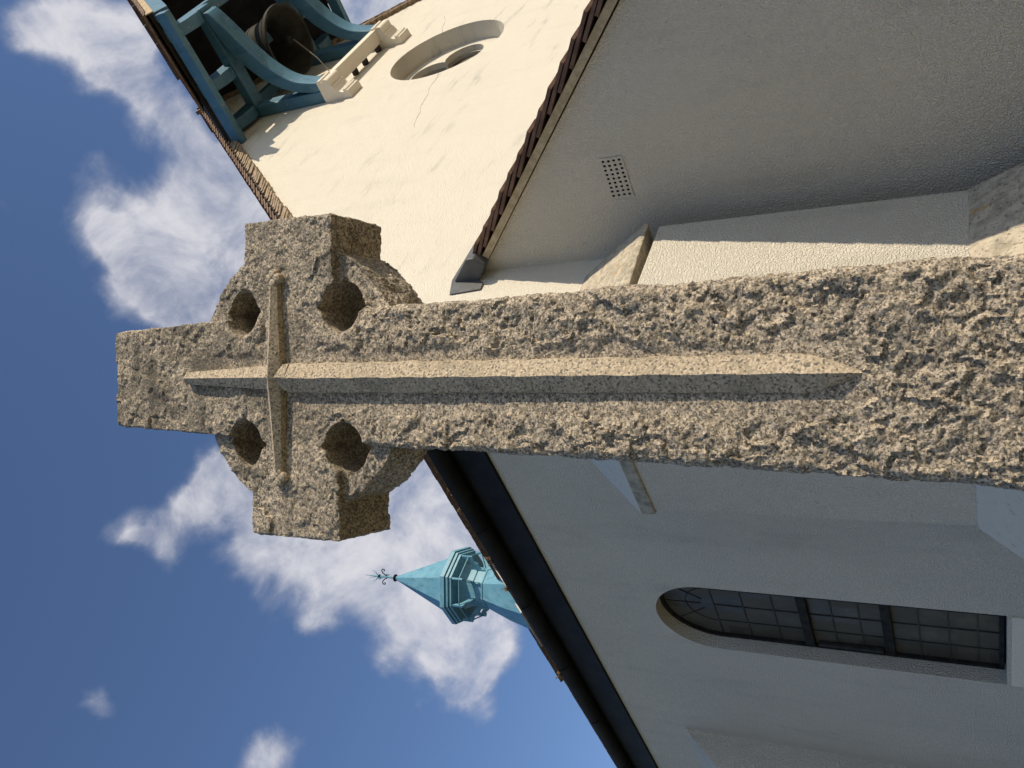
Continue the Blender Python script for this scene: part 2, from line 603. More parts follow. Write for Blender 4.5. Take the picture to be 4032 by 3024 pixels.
# cracks in the render
for pts in ([(5.60, 7.22), (5.40, 7.17), (5.18, 7.16), (4.95, 7.08), (4.70, 7.05), (4.55, 6.98), (4.36, 6.95), (4.12, 6.86)],
            [(7.04, 7.83), (7.25, 7.92), (7.5, 7.98), (7.8, 8.14)]):
    mb = MB()
    fine = []
    for (a, b) in zip(pts[:-1], pts[1:]):
        for i in range(5):
            t = i / 5
            fine.append((a[0] + (b[0] - a[0]) * t, -.0005, a[1] + (b[1] - a[1]) * t + random.uniform(-.006, .006)))
    mb.tube(fine, [.0012 + .0022 * random.random() for _ in fine], 5)
    mb.build('crack', M_CRACK, church)

# ---- nave roof
RA = math.atan(SL)
cosA, sinA = math.cos(RA), math.sin(RA)


def tiles(mb, origin, along, up, normal, n_course, n_along, gauge, width, length, thick, lift, jit=1.0, skip=None):
    origin, along, up, normal = Vector(origin), Vector(along), Vector(up), Vector(normal)
    for i in range(n_course):
        off = (i % 2) * .5
        for j in range(n_along):
            if skip and skip(i, j):
                continue
            a0 = (j - off) * width + .002
            a1 = a0 + width - .004
            a0 = max(a0, 0)
            a1 = min(a1, n_along * width - width * .5)
            if a1 - a0 < .01:
                continue
            s0 = i * gauge + random.uniform(-.006, .006) * jit
            l0 = lift + random.uniform(-.003, .004) * jit
            t = thick
            p = []
            for (aa, ss, hh) in ((a0, s0, l0), (a1, s0, l0), (a1, s0 + length, 0), (a0, s0 + length, 0)):
                p.append(origin + along * aa + up * ss + normal * hh)
            p += [q + normal * t for q in p]
            mb.hexa(p)


def slope_pt(s, y, side, h=0.0):
    """point on the roof, s metres up from x = -0.16, h above the deck."""
    x = -.16 + s * cosA - h * sinA
    z = ROOF0 - .16 * SL - .075 + s * sinA + h * cosA
    return (x if side < 0 else XR - x, y, z)


S_MAX = (XC + .16) / cosA
Y_VERGE = -.065
SL2 = 1.032
RB = math.atan(SL2)
cosB, sinB = math.cos(RB), math.sin(RB)
S2_MAX = (XC + .09) / cosB


def main_pt(s, y, side, h=0.0):
    x = -.09 + s * cosB - h * sinB
    z = 4.852 + s * sinB + h * cosB
    return (x if side < 0 else XR - x, y, z)


for side in (-1, 1):
    sg = 1 if side < 0 else -1
    mb = MB()
    for (fn, sm, ya, yb) in ((slope_pt, S_MAX, -.05, .37), (main_pt, S2_MAX, .372, NV_LEN)):
        mb.hexa([fn(0, ya, side, -.05), fn(sm, ya, side, -.05), fn(sm, yb, side, -.05), fn(0, yb, side, -.05),
                 fn(0, ya, side, 0), fn(sm, ya, side, 0), fn(sm, yb, side, 0), fn(0, yb, side, 0)])
    roof = mb.build('roof', M_DARKWOOD, church)
    mb = MB()
    tiles(mb, main_pt(-.02, .30, side, .002), (0, 1, 0), (sg * cosB, 0, sinB), (-sg * sinB, 0, cosB), int(S2_MAX / .15), 60, .15, .28, .36, .016, .042)
    tiles(mb, slope_pt(.02, Y_VERGE, side, .004), (0, 1, 0), (sg * cosA, 0, sinA), (-sg * sinA, 0, cosA), int(S_MAX / .15), 2, .15, .28, .28, .017, .046)
    mb.build('roof_tile', M_TILE, roof)['kind'] = 'stuff'
    # verge: slips of tile bedded one over the next, each lying flatter than the slope
    mb = MB()
    mt = MB()
    g = .098
    for i in range(int(S_MAX / g)):
        s0 = i * g + random.uniform(-.014, .014)
        ln = .26 + random.uniform(-.03, .03)
        yv = Y_VERGE + random.uniform(-.010, .012)
        hA, hB = -.002 + random.uniform(-.006, .004), -.100 + random.uniform(-.012, .012)
        t0 = .024 + random.uniform(-.003, .003)
        q = [slope_pt(s0, yv, side, hA - t0), slope_pt(s0 + ln, yv, side, hB - t0), slope_pt(s0 + ln, .0, side, hB - t0), slope_pt(s0, .0, side, hA - t0),
             slope_pt(s0, yv, side, hA), slope_pt(s0 + ln, yv, side, hB), slope_pt(s0 + ln, .0, side, hB), slope_pt(s0, .0, side, hA)]
        mb.hexa(q)
    mb.build('verge_mortar', M_VERGE, roof)
mb = MB()
for i in range(39):
    y = .38 + i * .42
    zb = 11.40
    mb.prism([(XC - .16, zb), (XC, zb + .17 + .012 * (i % 2)), (XC + .16, zb), (XC + .16, zb + .025), (XC, zb + .20 + .012 * (i % 2)), (XC - .16, zb + .025)], XZp, y, y + .43)
mb.build('ridge_tile', M_TILE, church)

# ---- eaves: fascia, gutter, brackets
mb = MB()
mb.box(-.028, .0, .02, NV_LEN, 4.52, 4.872)
mb.build('fascia_board', M_GUTTER, church)
mb = MB()
GX, GZ, GR = -.088, 4.848, .074
prof = []
for i in range(15):
    t = math.pi + math.pi * i / 14
    prof.append((GX + GR * math.cos(t), GZ + GR * math.sin(t)))
for i in range(15):
    t = 2 * math.pi - math.pi * i / 14
    prof.append((GX + (GR - .006) * math.cos(t), GZ + (GR - .006) * math.sin(t)))
mb.prism(prof, XZp, -.02, NV_LEN)
gut = mb.build('gutter', M_GUTTER, church, True)
for y in (1.28, 2.26, 3.22, 4.18, 5.14, 6.1, 7.06, 8.02):
    mb = MB()
    pr = []
    for i in range(15):
        t = math.pi + math.pi * i / 14
        pr.append((GX + (GR + .006) * math.cos(t), GZ + (GR + .006) * math.sin(t)))
    for i in range(15):
        t = 2 * math.pi - math.pi * i / 14
        pr.append((GX + (GR - .002) * math.cos(t), GZ + (GR - .002) * math.sin(t)))
    mb.prism(pr, XZp, y, y + .045)
    mb.build('gutter_joint', M_GUTTER, gut, True)

# ---- lancet window
WX = .125
fr = MB()
yc = (W0 + W1) / 2
rr = (W1 - W0) / 2
t_ = .028
out = arch_loop(W0 + .004, W1 - .004, WZ0 + .012, WZS, 28)
inn = arch_loop(W0 + t_, W1 - t_, WZ0 + .04, WZS, 28)
fr.prism(out, YZ, WX - .02, WX + .03, [inn])
win = fr.build('window', M_IRON, church)
for z, h in ((2.715, .062), (2.175, .062)):
    MB().box(WX - .035, WX + .02, W0 + .03, W1 - .03, z - h / 2, z + h / 2).build('transom', M_IRON, win)
mb = MB()
mb.prism(arch_loop(W0 + .02, W1 - .02, WZ0 + .02, WZS, 28), YZ, WX + .006, WX + .012)
mb.build('pane', M_GLASS, win)
mb = MB()
cz = .0042
for z in (3.37, 3.15, 2.93, 2.53, 2.35, 1.98, 1.80, 1.63):
    mb.box(WX - .002, WX + .006, W0 + .03, W1 - .03, z - cz, z + cz)
for f in (.25, .5, .75):
    y = W0 + (W1 - W0) * f
    mb.box(WX - .001, WX + .006, y - cz, y + cz, WZ0 + .04, WZS)
for f in (-.5, 0, .5):
    a = math.pi / 2 + f * 1.25
    mb.tube([(WX + .002, yc + .10 * math.cos(a), WZS + .1 * math.sin(a)), (WX + .002, yc + (rr - .03) * math.cos(a), WZS + (rr - .03) * math.sin(a))], .0034, 5)
ar = [(WX + .002, yc + rr * .52 * math.cos(math.pi * i / 16), WZS + rr * .52 * math.sin(math.pi * i / 16)) for i in range(17)]
mb.tube(ar, .0034, 5)
mb.build('leading', M_LEADED, win)
mb = MB()
mb.box(WX - .03, WX - .005, W1 - .075, W1 - .045, 2.22, 2.66)
mb.build('casement_bar', M_LEADED, win)
mb = MB()    # sloped sill
mb.hexa([(-.006, W0 + .003, WZ0 - .1), (.3, W0 + .003, WZ0 - .1), (.3, W1 - .003, WZ0 - .1), (-.006, W1 - .003, WZ0 - .1),
         (-.006, W0 + .003, WZ0 - .025), (.3, W0 + .003, WZ0 + .02), (.3, W1 - .003, WZ0 + .02), (-.006, W1 - .003, WZ0 - .025)])
mb.build('sill', M_CREAM, win)
# near-black block standing for the unlit room behind the glass
MB().box(.16, .41, W0 - .1, W1 + .1, WZ0 - .0, 4.0).build('dark_block', M_PAINTED_DARK, win)

# ---- corner buttress (clasping)
P = .33
YL = .69
XE = 1.14
mb = MB()
mb.prism([(-P, -P), (XE, -P), (XE, .1), (.1, .1), (.1, YL), (-P, YL)], lambda u, v, d: (u, v, d), 1.55, 3.34)
butt = mb.build('buttress', M_RENDER, church, bevel=.012)
# lower weathered offset
PB = .50
mb = MB()


def ring_L(p, yl, z):
    return [(-p, -p, z), (XE, -p, z), (XE, .1, z), (.1, .1, z), (.1, yl, z), (-p, yl, z)]


a, b = ring_L(P + .003, YL + .003, 1.615), ring_L(PB, YL + .2, 1.27)
c0 = ring_L(PB, YL + .2, 0.0)
mb.add(a + b + c0, [tuple(range(6))] + [(i, (i + 1) % 6, 6 + (i + 1) % 6, 6 + i) for i in range(6)] + [(6 + i, 6 + (i + 1) % 6, 12 + (i + 1) % 6, 12 + i) for i in range(6)])
mb.build('plinth_offset', M_LICHEN, butt, bevel=.008)
# upper weathering stone with a lip
mb = MB()
L = P + .028
LS = P + .010
zc, zr, zl = 3.328, 3.40, 3.285
lip = .062
ytop, ztop_r, ztop_l = .0, 4.02, 3.84
YE = YL + .012
pts = [(-LS, -L, zc), (XE, -L, zr), (XE, .05, zr), (.05, .05, zc), (.05, YE, zl), (-LS, YE, zl),                       # bottom
       (-LS, -L, zc + .075), (XE, -L, zr + .028), (XE, .05, ztop_r), (.05, .05, ztop_r + .10), (.05, YE - .09, ztop_l), (-LS, YE, zl + .098)]
fs = [(0, 1, 2, 3), (0, 3, 4, 5), (0, 1, 7, 6), (0, 6, 11, 5), (6, 7, 8, 9), (6, 9, 10, 11), (1, 2, 8, 7), (5, 11, 10, 4), (2, 3, 9, 8), (3, 4, 10, 9)]
mb.add(pts, fs)
ws = mb.build('weathering_stone', M_LICHEN, butt, bevel=.008)
# squared nosing, painted greyer for the lip's shade below the skylit slope
mb = MB()
xo, xi = -LS - .006, -P + .06
mb.hexa([(xo, -L + .004, zc - .004), (xi, -L + .004, zc - .004), (xi, YE + .006, zl - .004), (xo, YE + .006, zl - .004),
         (xo, -L + .004, zc + .066), (xi, -L + .004, zc + .066), (xi, YE + .006, zl + .086), (xo, YE + .006, zl + .086)])
mb.build('nosing', M_LIP, ws, bevel=.01)
# second buttress far down the side wall
mb = MB()
Y2 = 4.29
mb.prism([(.1, 0), (-.36, 0), (-.36, 3.60), (0.0, 4.02), (.1, 4.02)], XZp, Y2, Y2 + .8)
b2 = mb.build('buttress', M_RENDER, church, bevel=.01)

# ---- narthex: lean-to in front of the gable
NX = 1.32
NXR = XR - NX
NY = -2.55
n_top = lambda y: 4.845 + .945 * y - .0        # underside of the verge band
mb = MB()
mb.prism([(0.0, 0), (NY, 0), (NY, n_top(NY)), (0.0, n_top(0))], YZ, NX, NX + .35)
nw = mb.build('porch_wall', M_RENDER, church)
mb = MB()
mb.prism([(0.0, 0), (NY, 0), (NY, n_top(NY)), (0.0, n_top(0))], YZ, NXR - .35, NXR)
mb.build('porch_wall', M_RENDER, church)
mb = MB()
mb.prism([(NX + .352, 0), (NXR - .352, 0), (NXR - .352, n_top(NY)), (NX + .352, n_top(NY))], XZp, NY + .001, NY + .35,
         [[(x0, 0.9), (x0 + .7, .9), (x0 + .7, 2.0), (x0, 2.0)] for x0 in (3.0, 9.0)])
mb.build('porch_front_wall', M_RENDER, church)
MB().box(2.8, 10.0, NY + .2, NY + .22, .8, 2.1).build('porch_pane', M_GLASS, church)
NA = math.atan(.94)
cN, sN = math.cos(NA), math.sin(NA)
NZ0 = 4.845


def np_(s, x, h=0.0):
    """s metres down the porch roof from the gable wall."""
    return (x, -s * cN - h * sN, NZ0 - s * sN + h * cN)


NS = 2.85 / cN
mb = MB()   # undercloak slab, buff cement
q = [np_(0.02, NX - .045, .005), np_(0.02, NX + .36, .005), np_(NS, NX + .36, .005), np_(NS, NX - .045, .005),
     np_(0.02, NX - .045, .055), np_(0.02, NX + .36, .055), np_(NS, NX + .36, .055), np_(NS, NX - .045, .055)]
mb.hexa(q)
pr = mb.build('porch_roof', M_MORTAR, church)
mb = MB()
q = [np_(0.02, NX + .37, .002), np_(0.02, NXR, .002), np_(NS, NXR, .002), np_(NS, NX + .37, .002),
     np_(0.02, NX + .37, .05), np_(0.02, NXR, .05), np_(NS, NXR, .05), np_(NS, NX + .37, .05)]
mb.hexa(q)
mb.build('roof_deck', M_DARKWOOD, pr)
mb = MB()
og = np_(NS + .03, NX - .062, .058)
tiles(mb, og, (1, 0, 0), (0, cN, sN), (0, -sN, cN), int(NS / .175), 36, .175, .32, .345, .022, .062, 1.0)
mb.build('roof_tile', M_TILE_RED, pr)['kind'] = 'stuff'
# lead: abutment strip on the gable and cap round the top of the verge
mb = MB()
mb.add([(1.045, -.012, 5.02), (1.075, -.014, 4.765), (1.145, -.016, 4.77), (1.20, -.016, 4.83), (NXR, -.016, 4.85), (NXR, -.012, 5.10), (1.22, -.012, 5.075)],
       [(0, 1, 2, 3, 4, 5, 6)])
fl = mb.build('lead_flashing', M_LEAD, pr)
so = fl.modifiers.new('t', 'SOLIDIFY')
so.thickness = .006
mb = MB()
mb.prism([(.0, 4.83), (-.13, 4.725), (-.205, 4.80), (-.20, 4.86), (-.02, 5.04), (0, 5.03)], YZ, NX - .13, NX + .02)
mb.build('verge_cap', M_LEAD, pr, bevel=.02)

# air brick in the porch wall
mb = MB()
VY0, VY1, VZ0, VZ1 = -.752, -.470, 3.518, 3.665
ny, nz = 9, 4
dy, dz = (VY1 - VY0) / ny, (VZ1 - VZ0) / nz
holes = []
for i in range(ny):
    for j in range(nz):
        cy, czz = VY0 + (i + .5) * dy + random.uniform(-.0015, .0015), VZ0 + (j + .5) * dz + random.uniform(-.0015, .0015)
        w_, h_ = dy * .27, dz * .25
        holes.append([(cy - w_, czz - h_), (cy + w_, czz - h_), (cy + w_, czz + h_), (cy - w_, czz + h_)])
mb.prism([(VY0 - .008, VZ0 - .006), (VY1 + .008, VZ0 - .006), (VY1 + .008, VZ1 + .006), (VY0 - .008, VZ1 + .006)], YZ, NX - .007, NX - .0015, holes)
ab = mb.build('air_brick', M_RENDER, church)
MB().box(NX - .0028, NX - .001, VY0, VY1, VZ0, VZ1).build('vent_dark_sheet', M_PAINTED_DARK, ab)  # near-black sheet painted in for the dark inside the holes

# ------------------------------------------------------------------ bellcote
HX0, HX1 = 4.75, XR - 4.75
HY = -1.76
mb = MB()
for side in (-1, 1):
    s0 = (HX0 + .16) / cosA
    q = [slope_pt(s0, HY, side, -.05), slope_pt(S_MAX, HY, side, -.05), slope_pt(S_MAX, -.052, side, -.05), slope_pt(s0, -.052, side, -.05),
         slope_pt(s0, HY, side, -.002), slope_pt(S_MAX, HY, side, -.002), slope_pt(S_MAX, -.052, side, -.002), slope_pt(s0, -.052, side, -.002)]
    mb.hexa(q)
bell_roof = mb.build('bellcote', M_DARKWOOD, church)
mb = MB()
for side in (-1, 1):
    sg = 1 if side < 0 else -1
    s0 = (HX0 + .16) / cosA - .10
    o0 = slope_pt(s0, HY - .03, side, .004)
    tiles(mb, o0, (0, 1, 0), (sg * cosA, 0, sinA), (-sg * sinA, 0, cosA), int((S_MAX - s0) / .15), 5, .15, .28, .375, .017, .046)
mb.build('roof_tile', M_TILE, bell_roof)['kind'] = 'stuff'
mb = MB()
for side in (-1, 1):
    s0 = (HX0 + .16) / cosA
    q = [slope_pt(s0, HY - .012, side, -.07), slope_pt(S_MAX, HY - .012, side, -.07), slope_pt(S_MAX, HY, side, -.07), slope_pt(s0, HY, side, -.07),
         slope_pt(s0, HY - .012, side, .03), slope_pt(S_MAX, HY - .012, side, .03), slope_pt(S_MAX, HY, side, .03), slope_pt(s0, HY, side, .03)]
    mb.hexa(q)
mb.build('verge_mortar', M_MORTAR, bell_roof)
for side in (-1, 1):
    xs = HX0 if side < 0 else HX1
    mb = MB()   # eaves beam
    z1 = ROOF0 + SL * HX0 - .16
    mb.box(min(xs, xs - side * .10), max(xs, xs - side * .10), HY + .03, -.002, z1 - .17, z1)
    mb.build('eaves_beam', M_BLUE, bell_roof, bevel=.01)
    mb = MB()   # front rafter
    s0 = (HX0 + .30) / cosA
    q = [slope_pt(s0, HY + .03, side, -.25), slope_pt(S_MAX, HY + .03, side, -.25), slope_pt(S_MAX, HY + .15, side, -.25), slope_pt(s0, HY + .15, side, -.25),
         slope_pt(s0, HY + .03, side, -.052), slope_pt(S_MAX, HY + .03, side, -.052), slope_pt(S_MAX, HY + .15, side, -.052), slope_pt(s0, HY + .15, side, -.052)]
    mb.hexa(q)
    mb.build('rafter', M_BLUE, bell_roof)
    # plate, post, curved bracket
    px0, px1 = (5.50, 5.72) if side < 0 else (XR - 5.72, XR - 5.50)
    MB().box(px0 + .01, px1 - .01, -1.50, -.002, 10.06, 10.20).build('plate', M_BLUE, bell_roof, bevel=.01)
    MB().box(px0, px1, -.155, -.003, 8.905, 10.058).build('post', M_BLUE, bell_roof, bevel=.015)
    mb = MB()
    def spl(P_, n_=6):
        P_ = [P_[0]] + P_ + [P_[-1]]
        o_ = []
        for i_ in range(1, len(P_) - 2):
            for j_ in range(n_):
                t = j_ / n_
                a_, b_, c_, d_ = P_[i_ - 1:i_ + 3]
                o_.append(tuple(.5 * (2 * b_[k] + (c_[k] - a_[k]) * t + (2 * a_[k] - 5 * b_[k] + 4 * c_[k] - d_[k]) * t * t + (3 * b_[k] - a_[k] - 3 * c_[k] + d_[k]) * t ** 3) for k in (0, 1)))
        return o_ + [P_[-1]]
    front = [(-.265, 8.905), (-.30, 9.08), (-.36, 9.26), (-.47, 9.41), (-.635, 9.55), (-.77, 9.635), (-.91, 9.71), (-1.07, 9.785), (-1.22, 9.855), (-1.36, 9.93), (-1.44, 9.99)]
    back = [(-1.44, 10.058), (-1.20, 10.03), (-1.0, 9.985), (-.81, 9.91), (-.62, 9.805), (-.45, 9.67), (-.33, 9.52), (-.24, 9.36), (-.19, 9.2), (-.158, 9.05), (-.158, 8.905)]
    mb.prism(spl(front) + spl(back), YZ, px0, px1)
    mb.build('bracket', M_BLUE, bell_roof, True, bevel=.02, angle=30)
    # stone corbel
    cx0, cx1 = (5.47, 5.75) if side < 0 else (XR - 5.75, XR - 5.47)
    prof = [(0, 8.9), (-.275, 8.9), (-.295, 8.875), (-.292, 8.845), (-.262, 8.83), (-.258, 8.815)]
    for i in range(9):
        t = math.pi / 2 + math.pi * i / 8
        prof.append((-.262 + .032 * math.cos(t), 8.765 + .05 * math.sin(t)))
    prof += [(-.195, 8.705), (-.19, 8.682), (-.165, 8.675)]
    for i in range(8):
        t = i / 7
        prof.append((-.165 + .075 * math.sin(t * math.pi / 2), 8.668 - .1 * (1 - math.cos(t * math.pi / 2)) - .01 * t))
    prof += [(-.118, 8.56), (-.128, 8.545), (-.118, 8.525), (-.10, 8.52), (-.108, 8.505), (-.10, 8.488), (-.075, 8.48), (0, 8.47)]
    mb = MB()
    mb.prism(prof, YZ, cx0, cx1)
    mb.build('corbel', M_CREAM, bell_roof, bevel=.006)
# lintel shelf between the corbels with two spacers
mb = MB()
mb.box(5.752, XR - 5.752, -.272, -.085, 8.80, 8.895)
mb.build('stone_shelf', M_CREAM, bell_roof, bevel=.006)
for x in (6.25, 6.55, 5.8, 6.95):
    MB().box(x - .03, x + .03, -.083, -.001, 8.81, 8.88).build('spacer', M_DARKWOOD, bell_roof)
for y in (-.20, -.76, -1.50):
    mb = MB()
    pr_ = []
    for (x0, s) in ((5.50, 1), (XR - 5.50, -1)):
        arc = [(x0 - s * .58, 10.30), (x0 - s * .58, 10.25), (x0 - s * .50, 10.16), (x0 - s * .40, 10.09), (x0 - s * .27, 10.045), (x0 - s * .12, 10.03), (x0 - s * .02, 10.05), (x0 - s * .0, 10.10)]
        if s > 0:
            pr_ += arc + [(x0 + .02, 10.202)]
        else:
            pr_ += [(x0 - .02, 10.202)] + arc[::-1]
    mb.prism(pr_, XZp, y, y + .15)
    mb.build('joist', M_BLUE, bell_roof, bevel=.012)
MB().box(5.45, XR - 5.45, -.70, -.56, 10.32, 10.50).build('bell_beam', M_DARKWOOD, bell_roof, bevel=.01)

# ---- the bell hangs inside: a thing of its own
BX, BY, BZ = XC, -.62, 9.72
bell = thing('church_bell', 'dark bronze bell hanging mouth down under the blue timber bellcote', 'bell', (BX, BY, BZ))
prof = [(.475, 0), (.478, .03), (.45, .09), (.40, .17), (.355, .26), (.325, .36), (.305, .47), (.29, .56), (.27, .605), (.262, .615), (.21, .65), (.12, .675), (.09, .68),
        (.09, .67), (.2, .61), (.245, .55), (.27, .40), (.30, .27), (.35, .16), (.40, .08), (.425, .02), (.44, 0), (.475, 0)]
mb = MB()
mb.lathe(prof, (0, 0, 0), 56, caps=False)
for (r, z) in ((.458, .075), (.30, .50)):
    mb.lathe([(r - .01, z - .012), (r + .006, z), (r - .01, z + .012)], (0, 0, 0), 56, caps=False)
mb.lathe([(.095, .66), (.11, .72), (.08, .78)], (0, 0, 0), 16)
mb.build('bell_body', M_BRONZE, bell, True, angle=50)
mb = MB()
mb.tube([(0, 0, .64), (.01, 0, .3), (.01, 0, .06)], [.015, .02, .028], 8)
mb.lathe([(.0, -.03), (.05, -.01), (.065, .03), (.05, .07), (.02, .1)], (.01, 0, 0), 12)
mb.tube([(.01, 0, -.01), (.01, 0, -.09)], [.022, .018], 8)
mb.build('clapper', M_IRON, bell, True)
mb = MB()
mb.tube([(.0, .0, -.06), (-.1, .12, -.25), (-.22, .26, -.47), (-.36, .42, -.66), (-.47, .55, -.8)], [.012, .013, .008, .007, .006], 6)
mb.build('rope', M_ROPE, bell)
mb = MB()
mb.box(-.07, .07, -.07, .07, .74, .90)
mb.tube([(-.16, 0, .70), (-.16, 0, .98)], .018, 6)
mb.tube([(.16, 0, .70), (.16, 0, .98)], .018, 6)
mb.build('headstock', M_IRON, bell)

# ------------------------------------------------------------------ ventilator turret on the ridge
TX, TY = XC, 12.77
PH = math.radians(22.5)


def oct_(prof, name, mat, parent, **kw):
    return MB().lathe(prof, (TX, TY, 0), 8, PH).build(name, mat, parent, **kw)


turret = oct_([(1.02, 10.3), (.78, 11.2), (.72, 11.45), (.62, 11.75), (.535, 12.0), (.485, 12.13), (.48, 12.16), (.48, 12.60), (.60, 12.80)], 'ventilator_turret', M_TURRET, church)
oct_([(.50, 12.125), (.51, 12.14), (.50, 12.165)], 'neck_band', M_TURRET, turret)
oct_([(.60, 12.78), (.885, 12.79), (.885, 12.86), (.70, 12.862)], 'cornice', M_TURRET, turret)
oct_([(.70, 12.86), (.925, 12.865), (.925, 12.935), (.70, 12.937)], 'cornice', M_TURRET, turret)
oct_([(.70, 12.94), (.965, 12.945), (.965, 13.055), (.955, 13.07), (.80, 13.15), (.80, 13.1)], 'cornice', M_TURRET, turret)
oct_([(.885, 13.09), (.80, 13.16), (.74, 13.22), (.04, 15.02), (.035, 15.03)], 'spire', M_TURRET, turret)
oct_([(.06, 15.0), (.095, 15.02), (.095, 15.05), (.06, 15.075)], 'spire_collar', M_IRON, turret)
mb = MB()
for k_ in range(8):
    a, b = PH + k_ * math.pi / 4, PH + (k_ + 1) * math.pi / 4
    mb.tube([(TX + .85 * math.cos(a), TY + .85 * math.sin(a), 12.585), (TX + .85 * math.cos(b), TY + .85 * math.sin(b), 12.585)], .016, 6)
mb.build('ring_bar', M_TURRET, turret)
for k_ in range(8):
    a = PH + k_ * math.pi / 4
    ca, sa = math.cos(a), math.sin(a)
    R3 = lambda u, v, d, ca=ca, sa=sa: (TX + u * ca - d * sa, TY + u * sa + d * ca, v)
    pr_ = [(.46, 12.20), (.50, 12.20), (.53, 12.24), (.515, 12.29), (.54, 12.33), (.60, 12.345), (.66, 12.37), (.70, 12.42), (.73, 12.47), (.80, 12.47), (.86, 12.49), (.86, 12.79), (.80, 12.79),
           (.78, 12.62), (.70, 12.56), (.60, 12.5), (.52, 12.46), (.46, 12.44)]
    MB().prism(pr_, R3, -.022, .022).build('scroll_bracket', M_TURRET, turret)
# finial
fin = MB().tube([(TX, TY, 15.03), (TX, TY, 15.5), (TX, TY, 16.03)], [.032, .024, .006], 8).build('finial', M_TURRET, turret)
for k_ in range(4):
    a = PH + k_ * math.pi / 2 + .3
    ca, sa = math.cos(a), math.sin(a)
    pts = [(.01, 15.28), (.05, 15.36), (.10, 15.44), (.16, 15.47), (.20, 15.44), (.20, 15.39), (.165, 15.375), (.15, 15.40)]
    MB().tube([(TX + u * ca, TY + u * sa, z) for u, z in pts], .014, 6).build('scroll', M_IRON if k_ % 2 else M_TURRET, fin)
    pts = [(.01, 15.58), (.05, 15.63), (.09, 15.66), (.13, 15.72), (.15, 15.78)]
    MB().tube([(TX + u * ca, TY + u * sa, z) for u, z in pts], [.012, .012, .01, .008, .005], 6).build('scroll', M_TURRET, fin)
MB().lathe([(.02, 15.52), (.05, 15.54), (.05, 15.57), (.02, 15.59)], (TX, TY, 0), 10).build('knop', M_IRON, fin, True)
# lead saddle where the turret straddles the ridge
mb = MB()
for side in (-1, 1):
    s1 = S2_MAX + .02
    for (ya, yb, h1) in ((TY - 1.25, TY - .2, .11), (TY - .45, TY + 1.0, .14)):
        mb.hexa([main_pt(s1 - 1.1, ya, side, .02), main_pt(s1, ya, side, .02), main_pt(s1, yb, side, .02), main_pt(s1 - 1.1, yb, side, .02),
                 main_pt(s1 - 1.1, ya, side, h1 - .02), main_pt(s1, ya, side, h1), main_pt(s1, yb, side, h1), main_pt(s1 - 1.1, yb, side, h1 - .02)])
mb.build('lead_saddle', M_FLASH, turret)

# ------------------------------------------------------------------ tufts of dry moss on the gutter edge
tufts = [(.80, 'smallest tuft of dry brown moss on the gutter edge, nearest the granite cross shaft', .018),
         (1.02, 'rusty flat tuft of moss on the gutter edge, second from the granite cross shaft', .026),
         (1.62, 'yellow-brown moss tuft with a stalk sticking up from the middle of the gutter edge', .036),
         (1.98, 'brown moss clump on the gutter edge just right of the blue ventilator turret', .030),
         (3.30, 'moss tuft on the gutter edge just left of the blue ventilator turret base', .038)]
for (y, lab, sz) in tufts:
    mb = MB()
    for i in range(26):
        a, e = random.uniform(0, 2 * math.pi), random.uniform(-.2, 1.5)
        c = Vector((random.gauss(0, .35), random.gauss(0, .5), random.gauss(.1, .2))) * sz
        d = Vector((math.cos(a) * math.cos(e), math.sin(a) * math.cos(e), math.sin(e))) * sz * random.uniform(.5, 1.1)
        mb.tube([c, c + d * .6, c + d + Vector((0, 0, -.1 * sz))], [sz * .18, sz * .13, sz * .03], 5)
    o = mb.build('moss_tuft', M_MOSS)
    o.location = (-.158, y, 4.862)
    o['label'] = lab
    o['category'] = 'moss'
    o['group'] = 'moss tufts along the gutter'

# ------------------------------------------------------------------ the granite cross
Fh = Vector((.729, .6846, 0)).normalized()
DC = 1.75
loc = Vector((CAM.x, CAM.y, 0)) + Fh * DC
ROT = math.atan2(-Fh.x, Fh.y)
cross = thing('granite_cross', 'tall rough granite ringed cross carved with a downward sword standing before the white church', 'cross', loc)
cross.rotation_euler = (0, 0, ROT)


def vnoise(Pn, freq, seed):
    """smooth lattice noise in [-1, 1]"""
    p = Pn * freq
    i = np.floor(p).astype(np.int64)
    f = p - i
    f = f * f * (3 - 2 * f)

    def h(a, b, c):
        n = (a * 73856093) ^ (b * 19349663) ^ (c * 83492791) ^ (seed * 2654435)
        n = (n ^ (n >> 13)) * 1274126177
        n = n & 0x7fffffff
        n = (n ^ (n >> 15)) * 40503 & 0xffffff
        return n / float(0xffffff) * 2 - 1
    r = 0
    for dx in (0, 1):
        for dy_ in (0, 1):
            for dz_ in (0, 1):
                w = (f[:, 0] if dx else 1 - f[:, 0]) * (f[:, 1] if dy_ else 1 - f[:, 1]) * (f[:, 2] if dz_ else 1 - f[:, 2])
                r = r + w * h(i[:, 0] + dx, i[:, 1] + dy_, i[:, 2] + dz_)
    return r


